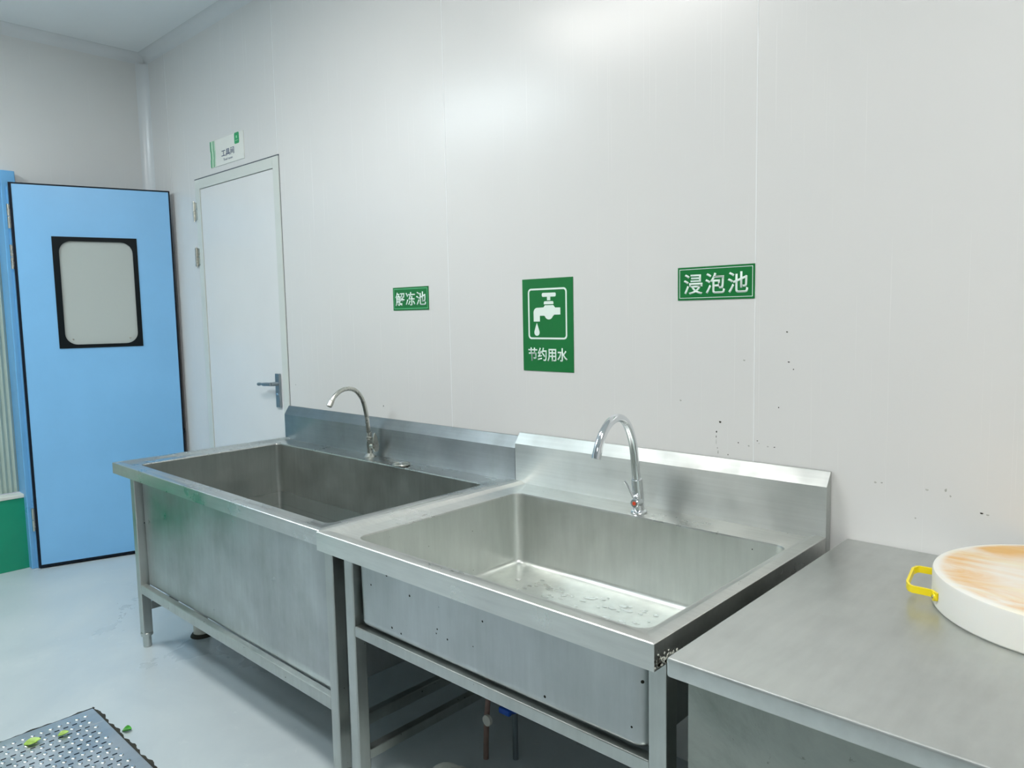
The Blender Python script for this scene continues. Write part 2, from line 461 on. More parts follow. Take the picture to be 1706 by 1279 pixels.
leaf = obj('door_leaf', newbox(DX0+fw+0.0025, DX1-fw-0.0025, -0.001, 0.0112, 0.01, DZ-fw-0.0025, bev=0.001), M['door_white'], d1)
for z in (2.005, 1.748, 0.35):
    bm = bmesh.new(); hx = DX0-0.012
    tube(bm, [(hx, -0.012, z-0.055), (hx, -0.012, z-0.002)], 0.0075, 12)
    tube(bm, [(hx, -0.012, z+0.002), (hx, -0.012, z+0.05)], 0.0075, 12)
    tube(bm, [(hx, -0.012, z-0.062), (hx, -0.012, z+0.056)], 0.004, 8)
    box(bm, hx, hx+0.03, -0.0085, -0.006, z-0.05, z+0.045)
    obj('hinge', bm, M['satin'], d1, smooth=True)
hd = obj('handle_plate', newbox(-1.674, -1.634, -0.014, -0.001, 0.937, 1.110, bev=0.003), M['zinc'], d1)
bm = bmesh.new()
tube(bm, [(-1.654, -0.012, 1.058), (-1.654, -0.048, 1.058)], 0.010, 14)
P = spline([(-1.650, -0.050, 1.058), (-1.69, -0.052, 1.057), (-1.72, -0.052, 1.055), (-1.745, -0.05, 1.056), (-1.77, -0.05, 1.054), (-1.785, -0.05, 1.053)], 5)
R_ = [0.0095]*11 + [0.0088, 0.0078, 0.007, 0.0065, 0.0062, 0.0065, 0.0074, 0.0082, 0.0088, 0.009, 0.009, 0.0086, 0.008, 0.006, 0.003]
R_ = [R_[int(i*(len(R_)-1)/(len(P)-1))] for i in range(len(P))]
tube(bm, P, R_, 14)
lev = obj('lever', bm, M['zinc'], hd, smooth=True)
bm = bmesh.new(); lathe(bm, (-1.654, -0.0165, 1.005), [(0.006, 0), (0.006, 0.004)], 12, 'y'); obj('keyhole', bm, M['chrome'], hd)

# name plate above the door
npz = empty('name_plate', (-2.08, 0, 2.213), 'cream door plate with green wavy stripes reading tool room above the white door', 'sign')
def text_obj(name, body, cx, cz, w, h, y, mat, parent, off=0.0, depth=0.0006, spacing=1.0):
    cu = bpy.data.curves.new('text', 'FONT'); cu.body = body; cu.offset = off; cu.space_character = spacing
    cu.resolution_u = 4
    o = bpy.data.objects.new('text', cu); COL.objects.link(o)
    dg = bpy.context.evaluated_depsgraph_get(); dg.update()
    me = bpy.data.meshes.new_from_object(o.evaluated_get(dg))
    bpy.data.objects.remove(o); bpy.data.curves.remove(cu)
    bm = bmesh.new(); bm.from_mesh(me); bpy.data.meshes.remove(me)
    xs = [v.co.x for v in bm.verts]; ys = [v.co.y for v in bm.verts]
    sx = w/(max(xs)-min(xs)); sz = h/(max(ys)-min(ys)); mx = (max(xs)+min(xs))/2; my = (max(ys)+min(ys))/2
    for v in bm.verts: v.co = Vector((cx+(v.co.x-mx)*sx, y, cz+(v.co.y-my)*sz))
    r = bmesh.ops.extrude_face_region(bm, geom=bm.faces[:])
    for g in r['geom']:
        if isinstance(g, bmesh.types.BMVert): g.co.y -= depth
    return obj(name, bm, mat, parent)

ny0, ny1 = -0.004, 0.0
pl = obj('plate', newbox(-2.258, -1.889, ny0, ny1, 2.213, 2.353, bev=0.001), M['plate_white'], npz)
def wavy(bm, x0, w, y):
    L = []; n = 12
    for k in range(n+1):
        z = 2.214 + 0.138*k/n; sh = 0.004 if (k/n > 0.30 and k/n < 0.62) else 0
        L.append((x0+sh, z, w))
    rows = [[(x, y, z) for x, z, _ in L], [(x+ww, y, z) for x, z, ww in L]]
    loft(bm, rows, close=False)
for x0, w, mt in ((-2.258, 0.013, 'plate_green'), (-2.238, 0.012, 'plate_pale'), (-2.222, 0.008, 'plate_green'), (-2.208, 0.006, 'plate_pale')):
    bm = bmesh.new(); wavy(bm, x0, w, ny0-0.0005); obj('stripe', bm, M[mt], pl)
tg = bmesh.new(); loft(tg, [[(x, ny0, z) for x, z in rrect(-1.982, -1.932, 2.297, 2.3535, 0.008, 4)], [(x, ny0-0.0008, z) for x, z in rrect(-1.982, -1.932, 2.297, 2.3535, 0.008, 4)]], True, True)
obj('green_tag', tg, M['plate_green'], pl)
bm = bmesh.new()
for a in range(4):
    an = a*PI/2 + PI/4; cx, cz = -1.957+0.0045*math.cos(an), 2.331+0.0045*math.sin(an)
    prism(bm, [(cx+0.0036*math.cos(t), cz+0.0036*math.sin(t)) for t in [2*PI*k/8 for k in range(8)]], 1, ny0-0.0014, ny0-0.0008)
box(bm, -1.972, -1.942, ny0-0.0014, ny0-0.0008, 2.312, 2.3145)
obj('tag_emblem', bm, M['plate_pale'], pl)
text_obj('lettering', '工具间', -2.061, 2.2715, 0.140, 0.036, ny0, M['plate_text'], pl, 0.012)
text_obj('small_lettering', 'Tool room', -2.062, 2.2375, 0.100, 0.012, ny0, M['plate_text'], pl, 0.0)

# ------------------------------------------------------------ blue door
d2 = empty('door_2', (-2.996, -0.789, 0), 'open light blue door with a black framed window, hinged on the left doorway', 'door', kind='structure')
bm = bmesh.new()
box(bm, XW-0.09, XW+0.045, -0.815, -0.745, 0, 2.216, bev=0.004)
box(bm, XW-0.09, XW+0.045, OY0-0.05, -0.815, 2.130, 2.216, bev=0.004)
box(bm, XW-0.09, XW+0.045, OY0-0.05, OY0+0.015, 0, 2.13, bev=0.004)
box(bm, XW+0.045, XW+0.052, -0.790, -0.770, 0, 2.13, bev=0.002)
obj('door_frame', bm, M['blue_frame'], d2)
def plate_ring(bm, o, i, y0, y1, r, n=6, ro=0.0005):
    """rectangular slab (x0,x1,z0,z1) between y0,y1 with rounded hole"""
    O = rrect(o[0], o[1], o[2], o[3], ro, n); I = rrect(i[0], i[1], i[2], i[3], r, n)
    L = [[(x, y0, z) for x, z in I], [(x, y0, z) for x, z in O], [(x, y1, z) for x, z in O], [(x, y1, z) for x, z in I], [(x, y0, z) for x, z in I]]
    loft(bm, L); bmesh.ops.remove_doubles(bm, verts=bm.verts, dist=1e-6)
DW, DH = 0.79, 2.150
bm = bmesh.new(); plate_ring(bm, (0.014, DW, 0.022, DH-0.008), (0.20, 0.588, 1.255, 1.852), 0.0, 0.042, 0.02)
lf = obj('door_leaf', bm, M['blue'], None, local=True, origin=(0, 0, 0))
lf.parent = d2; lf.rotation_euler = (0, 0, math.atan2(0.485, 0.152)); OFF[lf.name] = Vector((0, 0, 0))
bm = bmesh.new()
box(bm, 0.0, 0.0135, -0.002, 0.042, 0.008, DH)
box(bm, 0.0135, DW, -0.001, 0.042, DH-0.0075, DH)
box(bm, 0.0135, DW, -0.001, 0.042, 0.008, 0.0215)
box(bm, DW+0.0003, DW+0.008, 0.0, 0.042, 0.008, DH)
obj('edge_gasket', bm, M['rubber'], lf, local=True)
bm = bmesh.new(); plate_ring(bm, (0.182, 0.606, 1.242, 1.866), (0.214, 0.581, 1.262, 1.842), -0.004, 0.0, 0.062, 8)
obj('window_frame', bm, M['black'], lf, local=True, smooth=30)
bm = bmesh.new()
for y in (0.004, 0.034): box(bm, 0.2005, 0.5875, y, y+0.004, 1.2555, 1.8515)
obj('window_pane', bm, M['glass'], lf, local=True)
for x in (0.252, 0.540):
    bm = bmesh.new(); lathe(bm, (x, 0.002, 1.292), [(0.0055, 0), (0.0055, 0.002)], 12, 'y'); obj('rivet', bm, M['satin'], lf, local=True)
for z in (1.967, 1.749, 0.288):
    bm = bmesh.new()
    tube(bm, [(-0.008, -0.002, z-0.065), (-0.008, -0.002, z-0.003)], 0.0065, 12)
    tube(bm, [(-0.008, -0.002, z+0.001), (-0.008, -0.002, z+0.065)], 0.0065, 12)
    box(bm, -0.006, -0.0005, 0.0, 0.025, z-0.06, z+0.06)
    obj('hinge', bm, M['satin'], lf, local=True, smooth=True)
bm = bmesh.new(); tube(bm, [(DW+0.008, 0.02, 0.715), (DW+0.014, 0.02, 0.715)], 0.012, 12); obj('latch', bm, M['black'], lf, local=True)

# ------------------------------------------------------------ sinks
def make_sink(name, label, x0, x1, yf, ap, op, r_in, zb_in, zs, zc, lx, ly, railz, lower, mrim, msplash, mbasin):
    ys = -0.034; Z = 0.799
    root = empty(name, ((x0+x1)/2, yf/2, 0), label, 'sink')
    ox0, ox1, oy0, oy1 = op
    n = 6
    def L(a, b, c, d, r, z): return [(x, y, z) for x, y in rrect(a, b, c, d, r, n)]
    lo = Z-0.008; yk = ys+.004
    bm = bmesh.new()
    loft(bm, [L(x0+.012, x1-.012, yf+.012, ys-.001, .001, Z-ap),
              L(x0, x1, yf, yk, .002, Z-ap),
              L(x0, x1, yf, yk, .002, Z-.0018),
              L(x0+.0018, x1-.0018, yf+.0018, yk, .002, Z),
              L(x0+.027, x1-.027, yf+.027, yk, .003, Z),
              L(x0+.0285, x1-.0285, yf+.0285, yk, .003, Z-.0008),
              L(x0+.046, x1-.045, yf+.045, yk, .004, lo+.0005),
              L(x0+.048, x1-.046, yf+.046, yk, .004, lo),
              L(ox0-.006, ox1+.006, oy0-.006, oy1+.006, r_in+.006, lo),
              L(ox0-.0015, ox1+.0015, oy0-.0015, oy1+.0015, r_in+.0015, lo-.001),
              L(ox0, ox1, oy0, oy1, r_in, lo-.006)])
    rim = obj('rim', bm, mrim, root, smooth=28)
    if x0 > 0:
        random.seed(3)
        for nm, mt, cnt in (('residue', M['ledge'], 26), ('grime', M['dirt'], 34)):
            bm = bmesh.new()
            for k in range(cnt):
                yy = yf + 0.002 + abs(random.gauss(0, 0.035)); zz = Z - ap + 0.004 + abs(random.gauss(0, 0.012)); r = random.uniform(.001, .0034)
                if zz > Z - 0.01: continue
                prism(bm, [(yy + r*random.uniform(.5, 1.7)*math.cos(a), zz + r*random.uniform(.5, 1.4)*math.sin(a)) for a in [2*PI*q/7 for q in range(7)]], 0, x1, x1+0.0007)
            o_ = obj(nm, bm, mt, rim, kind='stuff')
    # splash back
    bm = bmesh.new()
    prism(bm, [(ys, Z-ap), (ys, zc-.0015), (ys+.001, zc), (-0.0085, zs-.001), (-0.0065, zs), (-0.0035, zs), (-0.0035, Z-ap)], 0, x0, x1)
    bmesh.ops.bevel(bm, geom=[e for e in bm.edges if len(e.link_faces) == 2 and e.calc_face_angle(0) > 1.2 and abs(e.verts[0].co.x-e.verts[1].co.x) < 1e-5], offset=0.0012, segments=2, affect='EDGES')
    obj('backsplash', bm, msplash, root, smooth=20)
    # basin
    f = 0.012 if zb_in < 0.4 else 0.022; t = 0.004
    loops = [L(ox0, ox1, oy0, oy1, r_in, lo-.005)]
    loops.append(L(ox0+.002, ox1-.002, oy0+.002, oy1-.002, r_in, zb_in+f))
    for k in range(1, 6):
        a = PI/2*k/5; d = .002 + f*(1-math.cos(a)); loops.append(L(ox0+d, ox1-d, oy0+d, oy1-d, max(r_in-d*0.5, .006), zb_in+f*(1-math.sin(a))))
    loops.append(L(ox0+.06, ox1-.06, oy0+.06, oy1-.06, .03, zb_in-.0005))
    ins = loops
    outs = [L(ox0-t, ox1+t, oy0-t, oy1+t, r_in+t, lo-.008)]
    outs.append(L(ox0+.002-t, ox1-.002+t, oy0+.002-t, oy1-.002+t, r_in+t, zb_in+f))
    for k in range(1, 6):
        a = PI/2*k/5; d = .002 + f*(1-math.cos(a)); outs.append(L(ox0+d-t, ox1-d+t, oy0+d-t, oy1-d+t, max(r_in-d*0.5, .006), zb_in-t+(f)*(1-math.sin(a))))
    bm = bmesh.new(); loft(bm, ins[::-1] + outs, True, True)
    bm.faces.ensure_lookup_table()
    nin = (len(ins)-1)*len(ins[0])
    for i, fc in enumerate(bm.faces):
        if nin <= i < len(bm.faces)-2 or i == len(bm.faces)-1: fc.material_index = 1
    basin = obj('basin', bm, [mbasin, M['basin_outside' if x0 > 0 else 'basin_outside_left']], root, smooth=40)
    # drain strainer in the floor of the basin
    dc = ((ox0+ox1)/2, (oy0+oy1)/2+0.05, zb_in)
    bm = bmesh.new(); lathe(bm, dc, [(0.055, -0.0002), (0.055, 0.002), (0.050, 0.0035), (0.042, 0.001), (0.040, 0.0005)], 28); obj('strainer', bm, M['satin'], basin, smooth=True)
    # legs and rails
    w = 0.039
    yb = -0.075
    for (a, b) in ((lx[0], ly), (lx[1], ly), (lx[0], yb), (lx[1], yb)):
        bm = newbox(a, a+w, b, b+w, 0.055, Z-ap*0.35 if b < -0.5 else Z-ap, bev=0.003)
        lg = obj('leg', bm, M['frame'], root)
        bm = bmesh.new(); c = (a+w/2, b+w/2, 0.0)
        lathe(bm, c, [(0.0155, 0.0), (0.017, 0.003), (0.017, 0.048), (0.024, 0.05), (0.025, 0.054), (0.025, 0.062), (0.0235, 0.064)], 18)
        obj('foot', bm, M['frame'], lg, smooth=True)
    z0, z1 = railz
    obj('rail', newbox(lx[0]+w, lx[1], ly+.001, (oy0-.0045) if zb_in < 0.4 else ly+.030, z0, z1, bev=.0025), M['frame'], root)
    obj('rail', newbox(lx[0]+w, lx[1], yb+.008, yb+w-.001, z0, z1, bev=.0025), M['frame'], root)
    for a in lx:
        obj('rail', newbox(a+.005, a+w-.005, ly+w, yb, lower[0], lower[1], bev=.0025), M['frame'], root)
    return root

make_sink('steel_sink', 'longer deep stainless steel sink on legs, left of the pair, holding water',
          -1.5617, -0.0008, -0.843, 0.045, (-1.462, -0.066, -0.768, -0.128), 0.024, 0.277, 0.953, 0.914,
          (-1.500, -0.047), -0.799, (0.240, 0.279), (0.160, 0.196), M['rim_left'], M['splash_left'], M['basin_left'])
make_sink('steel_sink', 'shorter empty stainless steel sink on legs, beside the work table',
          0.0008, 1.088, -0.8524, 0.053, (0.112, 1.036, -0.797, -0.146), 0.032, 0.548, 0.966, 0.931,
          (0.060, 1.046), -0.806, (0.508, 0.538), (0.130, 0.160), M['rim'], M['splash'], M['basin'])

# standing water in the left basin
bm = bmesh.new()
wl = lambda d, z: [(x, y, z) for x, y in rrect(-1.462+d, -0.066-d, -0.768+d, -0.128-d, 0.022, 6)]
loft(bm, [wl(0.004, 0.310), wl(0.0012, 0.33), wl(0.0008, 0.557)], True, True)
tag(obj('standing_water', bm, M['water']), 'dark still water standing in the left sink', 'water', kind='stuff')

# water film in the right basin
def film_mat():
    m = Mat('wet_steel'); m.set(Roughness=0.24, Metallic=1.0); m.b.inputs['Base Color'].default_value = (0.78, 0.80, 0.78, 1)
    return m.m
M['film'] = film_mat()
bm = bmesh.new()
for k in range(70):
    t = random.random(); x = 0.22+0.55*t + random.gauss(0, .03); y = -0.21-0.10*abs(random.gauss(0, 1))*(1-t*.5); r = random.uniform(.003, .011)
    prism(bm, [(x+r*random.uniform(.7, 1.6)*math.cos(a), y+r*random.uniform(.5, .9)*math.sin(a)) for a in [2*PI*q/9 for q in range(9)]], 2, 0.5478, 0.5478+random.uniform(.0008, .0014))
tag(obj('water_droplets', bm, M['film'], smooth=80), 'small puddles and drops of water on the floor of the empty sink', 'water', kind='stuff')

# ------------------------------------------------------------ taps
LZ = 0.7912
t1 = empty('water_tap', (-0.816, -0.068, LZ), 'slim satin gooseneck tap with a paddle handle on the longer sink', 'tap')
x = -0.816
bm = bmesh.new(); lathe(bm, (x, -0.068, LZ), [(0.026, 0), (0.026, 0.003), (0.018, 0.010), (0.0125, 0.016), (0.0125, 0.075), (0.0145, 0.077), (0.0145, 0.085), (0.012, 0.087), (0.0115, 0.105), (0.010, 0.106)], 24)
body = obj('tap_body', bm, M['satin'], t1, smooth=True)
P = spline([(x, -0.071, 0.895), (x, -0.075, 0.94), (x, -0.081, 0.985), (x, -0.096, 1.040), (x, -0.124, 1.077), (x, -0.160, 1.092), (x, -0.200, 1.087), (x, -0.232, 1.066), (x, -0.250, 1.043)], 6)
bm = bmesh.new(); tube(bm, P, 0.0092, 18); sp = obj('spout', bm, M['satin'], t1, smooth=50)
bm = bmesh.new(); tube(bm, [(x, -0.245, 1.050), (x, -0.2475, 1.047), (x, -0.2600, 1.028), (x, -0.261, 1.0265)], [0.0095, 0.0118, 0.0112, 0.009], 18); obj('spout_tip', bm, M['satin'], sp, smooth=30)
bm = bmesh.new(); tube(bm, [(x+0.008, -0.068, 0.838), (x+0.040, -0.068, 0.838)], [0.0105, 0.0105], 16); obj('valve_stem', bm, M['satin'], body, smooth=True)
bm = bmesh.new()
out = [(-0.083, 0.832), (-0.075, 0.818), (-0.060, 0.818), (-0.053, 0.832), (-0.055, 0.852), (-0.063, 0.880), (-0.067, 0.896), (-0.073, 0.900), (-0.078, 0.893), (-0.083, 0.865)]
prism(bm, out, 0, x+0.040, x+0.048)
bmesh.ops.bevel(bm, geom=bm.edges[:], offset=0.002, segments=2, affect='EDGES')
obj('handle', bm, M['satin'], t1, smooth=50)

t2 = empty('water_tap', (0.566, -0.105, LZ), 'thick polished chrome gooseneck tap with a red dot on the shorter sink', 'tap')
x = 0.566
bm = bmesh.new()
lathe(bm, (x, -0.105, LZ), [(0.0235, 0), (0.0245, 0.003), (0.0235, 0.006), (0.0165, 0.009)], 28)
tube(bm, [(x, -0.105, LZ+0.006), (x, -0.1065, LZ+0.03), (x, -0.1165, LZ+0.102), (x, -0.1168, LZ+0.104)], [0.0165, 0.0165, 0.0165, 0.014], 24)
b2 = obj('tap_body', bm, M['chrome'], t2, smooth=True)
P = spline([(x, -0.1165, 0.893), (x, -0.124, 0.940), (x, -0.131, 0.985), (x, -0.145, 1.030), (x, -0.172, 1.070), (x, -0.209, 1.087), (x, -0.246, 1.081), (x, -0.281, 1.055), (x, -0.302, 1.022), (x, -0.311, 0.996)], 7)
bm = bmesh.new(); tube(bm, P, [0.0125]*len(P), 24); sp = obj('spout', bm, M['chrome'], t2, smooth=50)
bm = bmesh.new(); tube(bm, [(x, -0.306, 1.012), (x, -0.313, 0.992), (x, -0.3155, 0.985)], [0.0132, 0.0132, 0.0125], 24); obj('spout_tip', bm, M['chrome'], sp, smooth=30)
# front valve knob with red cap, lever beside it
hx, hy, hz = x+0.006, -0.122, 0.826
bm = bmesh.new(); tube(bm, [(hx, hy+0.01, hz), (hx+0.002, hy-0.018, hz), (hx+0.002, hy-0.020, hz)], [0.013, 0.0135, 0.0115], 22); kn = obj('valve_knob', bm, M['chrome'], t2, smooth=30)
bm = bmesh.new(); tube(bm, [(hx+.002, hy-.0195, hz), (hx+.002, hy-.0215, hz)], [0.0062, 0.0055], 18); obj('red_cap', bm, M['red'], kn, smooth=30)
bm = bmesh.new(); tube(bm, [(hx-0.004, hy-0.010, hz+0.010), (hx-0.014, hy-0.014, hz+0.030), (hx-0.026, hy-0.018, hz+0.056), (hx-0.032, hy-0.020, hz+0.062)], [0.0045, 0.004, 0.0035, 0.0042], 12)
lathe(bm, (hx+0.002, hy-0.006, hz+0.012), [(0.009, -0.002), (0.0095, 0.006), (0.006, 0.012), (0.003, 0.014)], 14)
obj('handle', bm, M['chrome'], t2, smooth=40)

# sink strainer lid lying on the ledge
sb = empty('sink_stopper', (-0.556, -0.107, LZ), 'round chrome sink stopper lying on the back ledge of the longer sink', 'stopper')
bm = bmesh.new(); lathe(bm, (-0.556, -0.107, LZ), [(0.030, 0.0), (0.0365, 0.003), (0.0375, 0.006), (0.0365, 0.0085), (0.033, 0.0095), (0.028, 0.006), (0.015, 0.005), (0.010, 0.0055)], 36)
obj('disc', bm, M['satin'], sb, smooth=25)
bm = bmesh.new(); lathe(bm, (-0.556, -0.107, LZ+0.005), [(0.006, 0), (0.005, 0.005), (0.009, 0.007), (0.011, 0.010), (0.008, 0.012)], 20); obj('knob', bm, M['chrome'], sb, smooth=40)

# ------------------------------------------------------------ plumbing below
dp = empty('drain_pipe', (-1.41, -0.575, 0), 'short white plastic drain pipe standing under the left end of the longer sink', 'pipe')
bm = bmesh.new(); tube(bm, [(-1.41, -0.575, 0.0), (-1.41, -0.575, 0.05), (-1.41, -0.575, 0.055), (-1.41, -0.575, 0.2725)], [0.036, 0.034, 0.028, 0.028], 24); obj('pipe', bm, M['pvc'], dp, smooth=True)
bm = bmesh.new(); lathe(bm, (-1.41, -0.575, 0), [(0.048, 0), (0.046, 0.006), (0.040, 0.014), (0.037, 0.015)], 24); obj('seal_ring', bm, M['dirt'], dp, smooth=True)

dp = empty('drain_pipe', (0.19, -0.60, 0), 'thick white plastic drain pipe lying on the floor under the shorter sink', 'pipe')
bm = bmesh.new(); P = spline([(0.215, -0.615, 0.0), (0.217, -0.614, 0.022), (0.236, -0.612, 0.048), (0.275, -0.612, 0.054)], 6); tube(bm, P, 0.051, 24)
obj('elbow', bm, M['pvc'], dp, smooth=50)
bm = bmesh.new(); tube(bm, [(0.272, -0.612, 0.054), (0.276, -0.612, 0.054), (0.288, -0.612, 0.054), (0.292, -0.612, 0.054)], [0.051, 0.0545, 0.0545, 0.050], 24); obj('collar', bm, M['pvc'], dp, smooth=30)
bm = bmesh.new(); tube(bm, [(0.290, -0.612, 0.054), (0.80, -0.605, 0.054)], 0.048, 24); obj('pipe', bm, M['pvc'], dp, smooth=30)

hs = empty('drain_hose', (0.185, -0.40, 0), 'brown flexible hose hanging down in the dark under the shorter sink', 'hose')
bm = bmesh.new(); tube(bm, spline([(0.215, -0.40, 0.5435), (0.213, -0.40, 0.35), (0.207, -0.40, 0.22), (0.196, -0.40, 0.12), (0.190, -0.40, 0.0)], 6), 0.0085, 14); obj('hose', bm, M['hose'], hs, smooth=50)
bm = bmesh.new(); tube(bm, [(0.214, -0.418, 0.140), (0.214, -0.408, 0.140)], 0.017, 18); obj('clip', bm, M['pvc'], hs, smooth=30)
vl = empty('stop_valve', (0.262, -0.34, 0), 'blue handled stop valve on an upright pipe in the dark under the shorter sink', 'valve')
bm = bmesh.new(); tube(bm, [(0.262, -0.34, 0), (0.262, -0.34, 0.19)], 0.009, 14); obj('pipe', bm, M['zinc'], vl, smooth=30)
bm = bmesh.new(); tube(bm, [(0.262, -0.34, 0.16), (0.262, -0.375, 0.175)], 0.012, 14); box(bm, 0.240, 0.285, -0.392, -0.375, 0.165, 0.185, bev=0.005); obj('handle', bm, M['valve_blue'], vl, smooth=40)

# ------------------------------------------------------------ work table
TX0, TX1, TY, TZ = 1.129, 2.55, -0.880, 0.7975
tb = empty('work_table', ((TX0+TX1)/2, TY/2, 0), 'stainless steel work table carrying the round cutting board at right', 'table')
bm = newbox(TX0, TX1, TY, -0.002, TZ-0.036, TZ, bev=0.006, seg=4)
obj('tabletop', bm, M['table'], tb, smooth=20)
obj('front_panel', newbox(TX0+0.024, TX1-0.04, TY+0.034, TY+0.040, 0.10, TZ-0.036), M['dull_panel'], tb)
for a in (TX0+0.045, TX1-0.055):
    obj('side_panel', newbox(a, a+0.005, TY+0.041, -0.05, 0.12, TZ-0.036), M['dull_panel'], tb)
for a in (TX0+0.052, TX1-0.095):
    for b in (TY+0.042, -0.08):
        lg = obj('leg', newbox(a, a+0.038, b, b+0.038, 0.04, TZ-0.037, bev=0.002), M['frame'], tb)
        bm = bmesh.new(); lathe(bm, (a+0.019, b+0.019, 0), [(0.02, 0), (0.02, 0.03), (0.016, 0.041)], 16); obj('foot', bm, M['frame'], lg, smooth=True)

# cutting board
CX, CY, CR, CH = 1.634, -0.248, 0.243, 0.070
cb = empty('cutting_board', (CX, CY, TZ), 'thick round white cutting board with orange wear stains, on the work table', 'cutting board')
bm = bmesh.new(); lathe(bm, (CX, CY, TZ), [(CR-0.004, 0), (CR, 0.004), (CR, 0.064), (CR-0.0015, 0.068), (CR-0.005, CH-0.0004), (CR-0.012, CH)], 96)
obj('block', bm, M['board'], cb, smooth=30)
def hpt(r, deg): return (CX+r*math.cos(math.radians(deg)), CY+r*math.sin(math.radians(deg)))
path = [hpt(0.2435, 174), hpt(0.265, 175), hpt(0.279, 175.5), hpt(0.2835, 176.5), hpt(0.286, 180), hpt(0.287, 198), hpt(0.285, 202), hpt(0.280, 203.5), hpt(0.262, 205), hpt(0.249, 206.5), hpt(0.246, 210), hpt(0.2435, 211)]
bm = bmesh.new(); zb, zt = TZ+0.022, TZ+0.036
rows = []
for i, p in enumerate(path):
    q0 = Vector(path[max(i-1, 0)]); q1 = Vector(path[min(i+1, len(path)-1)]); d = (q1-q0).normalized(); nn = Vector((-d.y, d.x))*0.0024
    a = Vector(p)+nn; b = Vector(p)-nn
    rows.append([(a.x, a.y, zb), (a.x, a.y, zt), (b.x, b.y, zt), (b.x, b.y, zb)])
loft(bm, rows, True, True)
hnd = obj('handle', bm, M['yellow'], cb, smooth=50)
for dg_ in (209,):
    px, py = hpt(0.2425, dg_); ux, uy = math.cos(math.radians(dg_)), math.sin(math.radians(dg_))
    bm = bmesh.new(); tube(bm, [(px, py, TZ+0.026), (px+ux*0.008, py+uy*0.008, TZ+0.026)], [0.009, 0.008], 16); obj('handle_boss', bm, M['yellow'], hnd, smooth=30)
    bm = bmesh.new(); tube(bm, [(px+ux*0.0075, py+uy*0.0075, TZ+0.026), (px+ux*0.009, py+uy*0.009, TZ+0.026)], 0.0035, 10); obj('screw', bm, M['zinc'], hnd)

# ------------------------------------------------------------ wall signs
def green_sign(name, label, x0, x1, z0, z1, body, tw, th, tcx, tcz, off, border, mline, spacing=1.0):
    r = empty(name, ((x0+x1)/2, 0, z0), label, 'sign')
    p = obj('sign_panel', newbox(x0, x1, -0.0022, 0.0, z0, z1), M['sign_green'], r)
    if border:
        bm = bmesh.new(); b, w = border; y0, y1 = -0.0027, -0.0022
        box(bm, x0+b, x1-b, y0, y1, z0+b, z0+b+w); box(bm, x0+b, x1-b, y0, y1, z1-b-w, z1-b)
        box(bm, x0+b, x0+b+w, y0, y1, z0+b+w, z1-b-w); box(bm, x1-b-w, x1-b, y0, y1, z0+b+w, z1-b-w)
        obj('border_line', bm, mline, p)
    text_obj('lettering', body, tcx, tcz, tw, th, -0.0022, M['sign_white'], p, off, spacing=spacing)
    return r, p
green_sign('wall_sign', 'small green sign with three white characters above the longer sink', -0.7045, -0.4805, 1.411, 1.5045,
           '解冻池', 0.193, 0.056, -0.5925, 1.4565, 0.012, (0.006, 0.0022), M['sign_line'], 1.10)
green_sign('wall_sign', 'wide green sign with three white characters, rightmost on the wall', 0.6365, 0.8735, 1.4175, 1.512,
           '浸泡池', 0.199, 0.059, 0.7555, 1.4632, 0.012, (0.0055, 0.0015), M['sign_white'], 1.16)
r, p = green_sign('wall_sign', 'tall green water saving sign with a white tap and drop', 0.0205, 0.2445, 1.189, 1.506,
           '节约用水', 0.174, 0.047, 0.1315, 1.2465, 0.018, None, None)
y0, y1 = -0.0028, -0.0022
bm = bmesh.new()
O = rrect(0.0465, 0.219, 1.299, 1.473, 0.014, 6); I = rrect(0.0525, 0.213, 1.305, 1.467, 0.009, 6)
loft(bm, [[(x, y, z) for x, z in q] for q, y in ((I, y0), (O, y0), (O, y1), (I, y1), (I, y0))])
obj('icon_border', bm, M['sign_white'], p)
def flat(bm, pts): prism(bm, pts, 1, y0, y1)
def arc(cx, cz, r, a0, a1, n=8): return [(cx+r*math.cos(math.radians(a0+(a1-a0)*k/n)), cz+r*math.sin(math.radians(a0+(a1-a0)*k/n))) for k in range(n+1)]
bm = bmesh.new()
flat(bm, rrect(0.1100, 0.1715, 1.4435, 1.4570, 0.005, 4))
box(bm, 0.1330, 0.1475, y0, y1, 1.4315, 1.4445)
flat(bm, [(0.1185, 1.4180), (0.1610, 1.4180), (0.1610, 1.4225)] + arc(0.156, 1.4235, 0.005, 0, 90, 4) + arc(0.1235, 1.4235, 0.005, 90, 180, 4))
flat(bm, [(0.1230, 1.4150), (0.1170, 1.4080)] + arc(0.0880, 1.3905, 0.0165, 95, 180, 8)[0:] + [(0.0715, 1.3598), (0.0995, 1.3598), (0.0995, 1.3795), (0.1195, 1.3795)]
     + arc(0.1400, 1.3860, 0.0195, 205, 335, 10) + [(0.1640, 1.3825), (0.1905, 1.3828), (0.1905, 1.4065), (0.1680, 1.4065), (0.1600, 1.4150)])
obj('tap_icon', bm, M['sign_white'], p)
bm = bmesh.new()
flat(bm, [(0.0855, 1.3550), (0.0800, 1.3420)] + arc(0.0855, 1.3225, 0.0118, 165, 375, 12) + [(0.0910, 1.3420)])
obj('drop_icon', bm, M['sign_white'], p)

